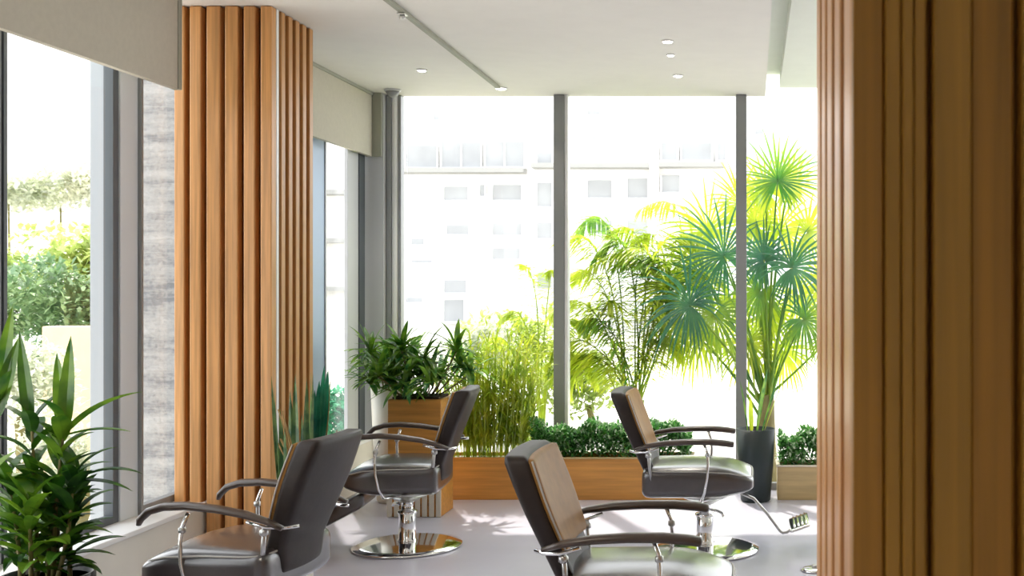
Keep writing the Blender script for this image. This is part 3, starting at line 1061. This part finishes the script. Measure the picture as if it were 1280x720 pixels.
areca(790, 9.3, 'yellow green feather palm outside the middle pane, arching to both sides',
      [(770, 260, 700, 300, 0), (745, 330, 690, 390, -0.2), (760, 300, 712, 345, 0.2), (800, 230, 745, 320, 0.0), (800, 250, 870, 300, 0.1),
       (815, 290, 900, 350, 0.2), (830, 240, 760, 292, 0.3), (790, 300, 805, 330, -0.1), (750, 400, 690, 470, 0), (735, 380, 705, 500, 0.1),
       (860, 250, 790, 300, 0.4), (770, 380, 730, 400, -0.2), (850, 350, 905, 430, 0.3), (905, 200, 800, 262, 0.5), (870, 235, 735, 335, -0.1), (895, 270, 770, 330, 0.0), (760, 420, 700, 420, -0.1), (775, 350, 760, 380, -0.2), (815, 330, 830, 395, -0.1), (780, 200, 720, 290, 0.5), (820, 380, 850, 440, 0.1)],
      ['palm_lime', 'palm_lime', 'palm_lime', 'palm_green'], 0.42)
areca(668, 9.4, 'lower yellow green feather palm outside behind the tall grass',
      [(660, 350, 625, 400, 0), (690, 300, 690, 345, 0.2), (640, 380, 600, 440, 0.1), (700, 350, 735, 420, 0), (680, 330, 650, 330, 0.3), (705, 390, 745, 480, 0.1), (690, 400, 712, 440, -0.1)],
      ['palm_lime'], 0.24)


def crown(name, c, rad, n, size, mat, label, cat, trunk=None, group=None, seed=1):
    rnd = random.Random(seed)
    p = empty(name, (c[0], c[1], -0.13))
    tag(p, label, cat, group)
    m = MB()
    lobes = [(Vector((rnd.uniform(-0.6, 0.6) * rad[0], rnd.uniform(-0.6, 0.6) * rad[1], c[2] + 0.13 + rnd.uniform(-0.5, 0.6) * rad[2])), rnd.uniform(0.35, 0.6)) for _ in range(12)]
    for i in range(n):
        q, s = lobes[i % 12]
        d = Vector((rnd.gauss(0, 1), rnd.gauss(0, 1), rnd.gauss(0, 1))).normalized()
        pos = q + Vector((d.x * rad[0], d.y * rad[1], d.z * rad[2])) * s * rnd.uniform(0.75, 1.05)
        if pos.z < 0.0:
            pos.z = rnd.uniform(0, 0.3)
        e = Vector((rnd.uniform(-1, 1), rnd.uniform(-1, 1), rnd.uniform(-0.3, 1)))
        m.blade(pos, e, size * rnd.uniform(0.7, 1.3), size * 0.5, 0.5, n=2, fold=0.1)
    m.build('foliage', mat, p)
    zt = max(0.3, c[2] - rad[2] * 0.2)
    MB().tube([(0, 0, 0), (0.05, 0, zt * 0.5), (0, 0.03, zt)], [max(0.03, rad[0] * 0.07), 0.04, 0.03], 8).build('trunk', 'stem', p, True)
    return p


# left window view
c0 = at(60, 320, 12.0)
crown('tree', (c0.x + 0.2, 12.0, 1.65), (1.0, 0.9, 0.6), 3800, 0.12, 'tree_pale', 'yellow green sunlit tree outside the left window', 'tree', seed=2)
crown('shrub', (at(95, 370, 10.5).x, 10.5, 1.25), (0.65, 0.6, 0.5), 3000, 0.09, 'tree_mid', 'blue green shrub outside the left window beside the pale post', 'shrub', seed=3)
crown('shrub', (at(25, 385, 11.0).x, 11.0, 1.2), (0.6, 0.6, 0.55), 2600, 0.09, 'tree_mid', 'blue green shrub outside, at the left edge of the left window', 'shrub', seed=4)
crown('shrub', (at(20, 470, 8.2).x, 8.2, 0.75), (0.4, 0.5, 0.35), 1800, 0.07, 'tree_far', 'pale flowering shrub outside behind the leafy potted plant', 'shrub', seed=6)
crown('shrub', (at(100, 500, 7.6).x, 7.6, 0.35), (0.40, 0.4, 0.35), 1600, 0.06, 'tree_far', 'low pale shrub outside at the foot of the cream garden wall', 'shrub', seed=8)
for i, (px, Y, z, rx, lb) in enumerate(((10, 37, 4.6, 2.0, 'pale far tree on the horizon at the left edge of the photo'), (75, 40, 4.7, 3.0, 'pale far tree on the horizon in the middle of the left window'), (118, 38, 5.2, 2.2, 'taller far tree on the horizon next to the pale outdoor post'))):
    crown('tree', (at(px, 0, Y).x, Y, z), (rx, 2, 0.55), 1500, 0.28, 'tree_far', lb, 'tree', seed=11 + i)
gw = tag(bx('garden_wall', 'garden_wall', at(52, 0, 9.6).x, at(190, 0, 9.6).x, 9.6, 9.8, -0.13, at(0, 408, 9.6).z, bevel=0.01), 'cream garden wall outside the left window', 'wall')
gw2 = tag(bx('terrace_wall', 'facade', -14, -7.6, 14.0, 14.2, -0.13, 1.15, bevel=0.01), 'long white terrace wall outside beyond the shrubs on the left', 'wall')
po = tag(bx('post', 'outdoor_post', -3.37, -3.295, 5.70, 5.765, -0.13, 3.1, bevel=0.004), 'pale outdoor post seen through the left window next to the dark frame', 'post')
sw = MB()
sw.box(-3.50, -3.12, 6.15, 6.6, -0.13, 3.2)
tag(sw.build('stone_pier', 'stone', bevel=0.01), 'rough grey layered stone pier outside between window frame and slatted column', 'wall')
crown('shrub', (at(422, 510, 10.5).x, 10.5, 0.35), (0.4, 0.4, 0.33), 2200, 0.07, 'teal_leaf', 'low teal shrub outside the narrow far window beside the blue panel', 'shrub', seed=9)
crown('shrub', (at(660, 440, 12.5).x, 12.5, 0.8), (0.8, 0.5, 0.5), 2400, 0.10, 'tree_pale', 'pale yellow shrub outside behind the grass planter', 'shrub', seed=14)
crown('shrub', (at(590, 440, 11.5).x, 11.5, 0.85), (0.45, 0.4, 0.35), 1500, 0.09, 'tree_far', 'hazy pale shrub outside above the strap leaved plant', 'shrub', seed=15)
crown('shrub', (at(735, 470, 12).x, 12.0, 0.45), (0.6, 0.4, 0.4), 1600, 0.09, 'tree_pale', 'pale yellow shrub low outside the middle pane left of the palm', 'shrub', seed=16)

# white building across the street
YF = 45.0
bd = empty('apartment_building', (-10, YF, -0.13))
tag(bd, 'white overexposed apartment building across the street', 'building')


def fpt(px, py):
    v = at(px, py, YF)
    return v.x + 10, v.z + 0.13


MB().box(-24, 14, 0.3, 8, 0, 14).build('facade', 'facade', bd)
MB().box(fpt(812, 0)[0], fpt(824, 0)[0], -0.1, 0.295, 0, 14).build('pilaster', 'facade', bd)
for (x0, x1, y) in ((500, 657, 213), (666, 812, 207), (824, 905, 206), (380, 495, 240), (380, 495, 300), (380, 495, 360)):
    a, b = fpt(x0, 0)[0], fpt(x1, 0)[0]
    z = fpt(0, y)[1]
    MB().box(a, b, -0.5, 0.295, z - 0.12, z + 0.06).build('ledge', 'facade_band', bd)
wins = [(505, 181, 546, 209), (550, 177, 601, 209), (605, 176, 655, 208), (670, 190, 690, 208), (826, 178, 847, 200), (851, 178, 890, 200), (896, 178, 908, 200),
        (553, 233, 585, 250), (598, 231, 606, 245), (614, 231, 652, 250), (670, 228, 690, 258), (733, 225, 765, 247), (783, 223, 810, 247), (826, 219, 850, 240),
        (556, 281, 586, 293), (614, 279, 652, 294), (670, 278, 690, 298), (733, 275, 765, 292), (783, 275, 810, 292),
        (512, 298, 530, 306), (614, 310, 650, 324), (512, 325, 540, 328), (553, 350, 583, 366), (505, 372, 528, 378), (553, 375, 580, 402), (670, 340, 690, 360),
        (733, 135, 750, 143), (740, 170, 752, 174), (540, 140, 549, 150), (943, 160, 955, 168)]
for (x0, y0, x1, y1) in wins:
    a, z1 = fpt(x0, y0)
    b, z0 = fpt(x1, y1)
    m = MB()
    m.box(a, b, 0.16, 0.29, z0, z1)
    f = m.build('window', 'facade_glass', bd)
    g = MB()
    g.box(a - 0.05, b + 0.05, 0.0, 0.155, z0 - 0.08, z0 - 0.005)
    k = max(1, int((b - a) / 0.7))
    for i in range(k + 1):
        x = a + (b - a) * i / k
        g.box(x - 0.03, x + 0.03, 0.10, 0.155, z0, z1)
    g.build('window_bars', 'facade', f)
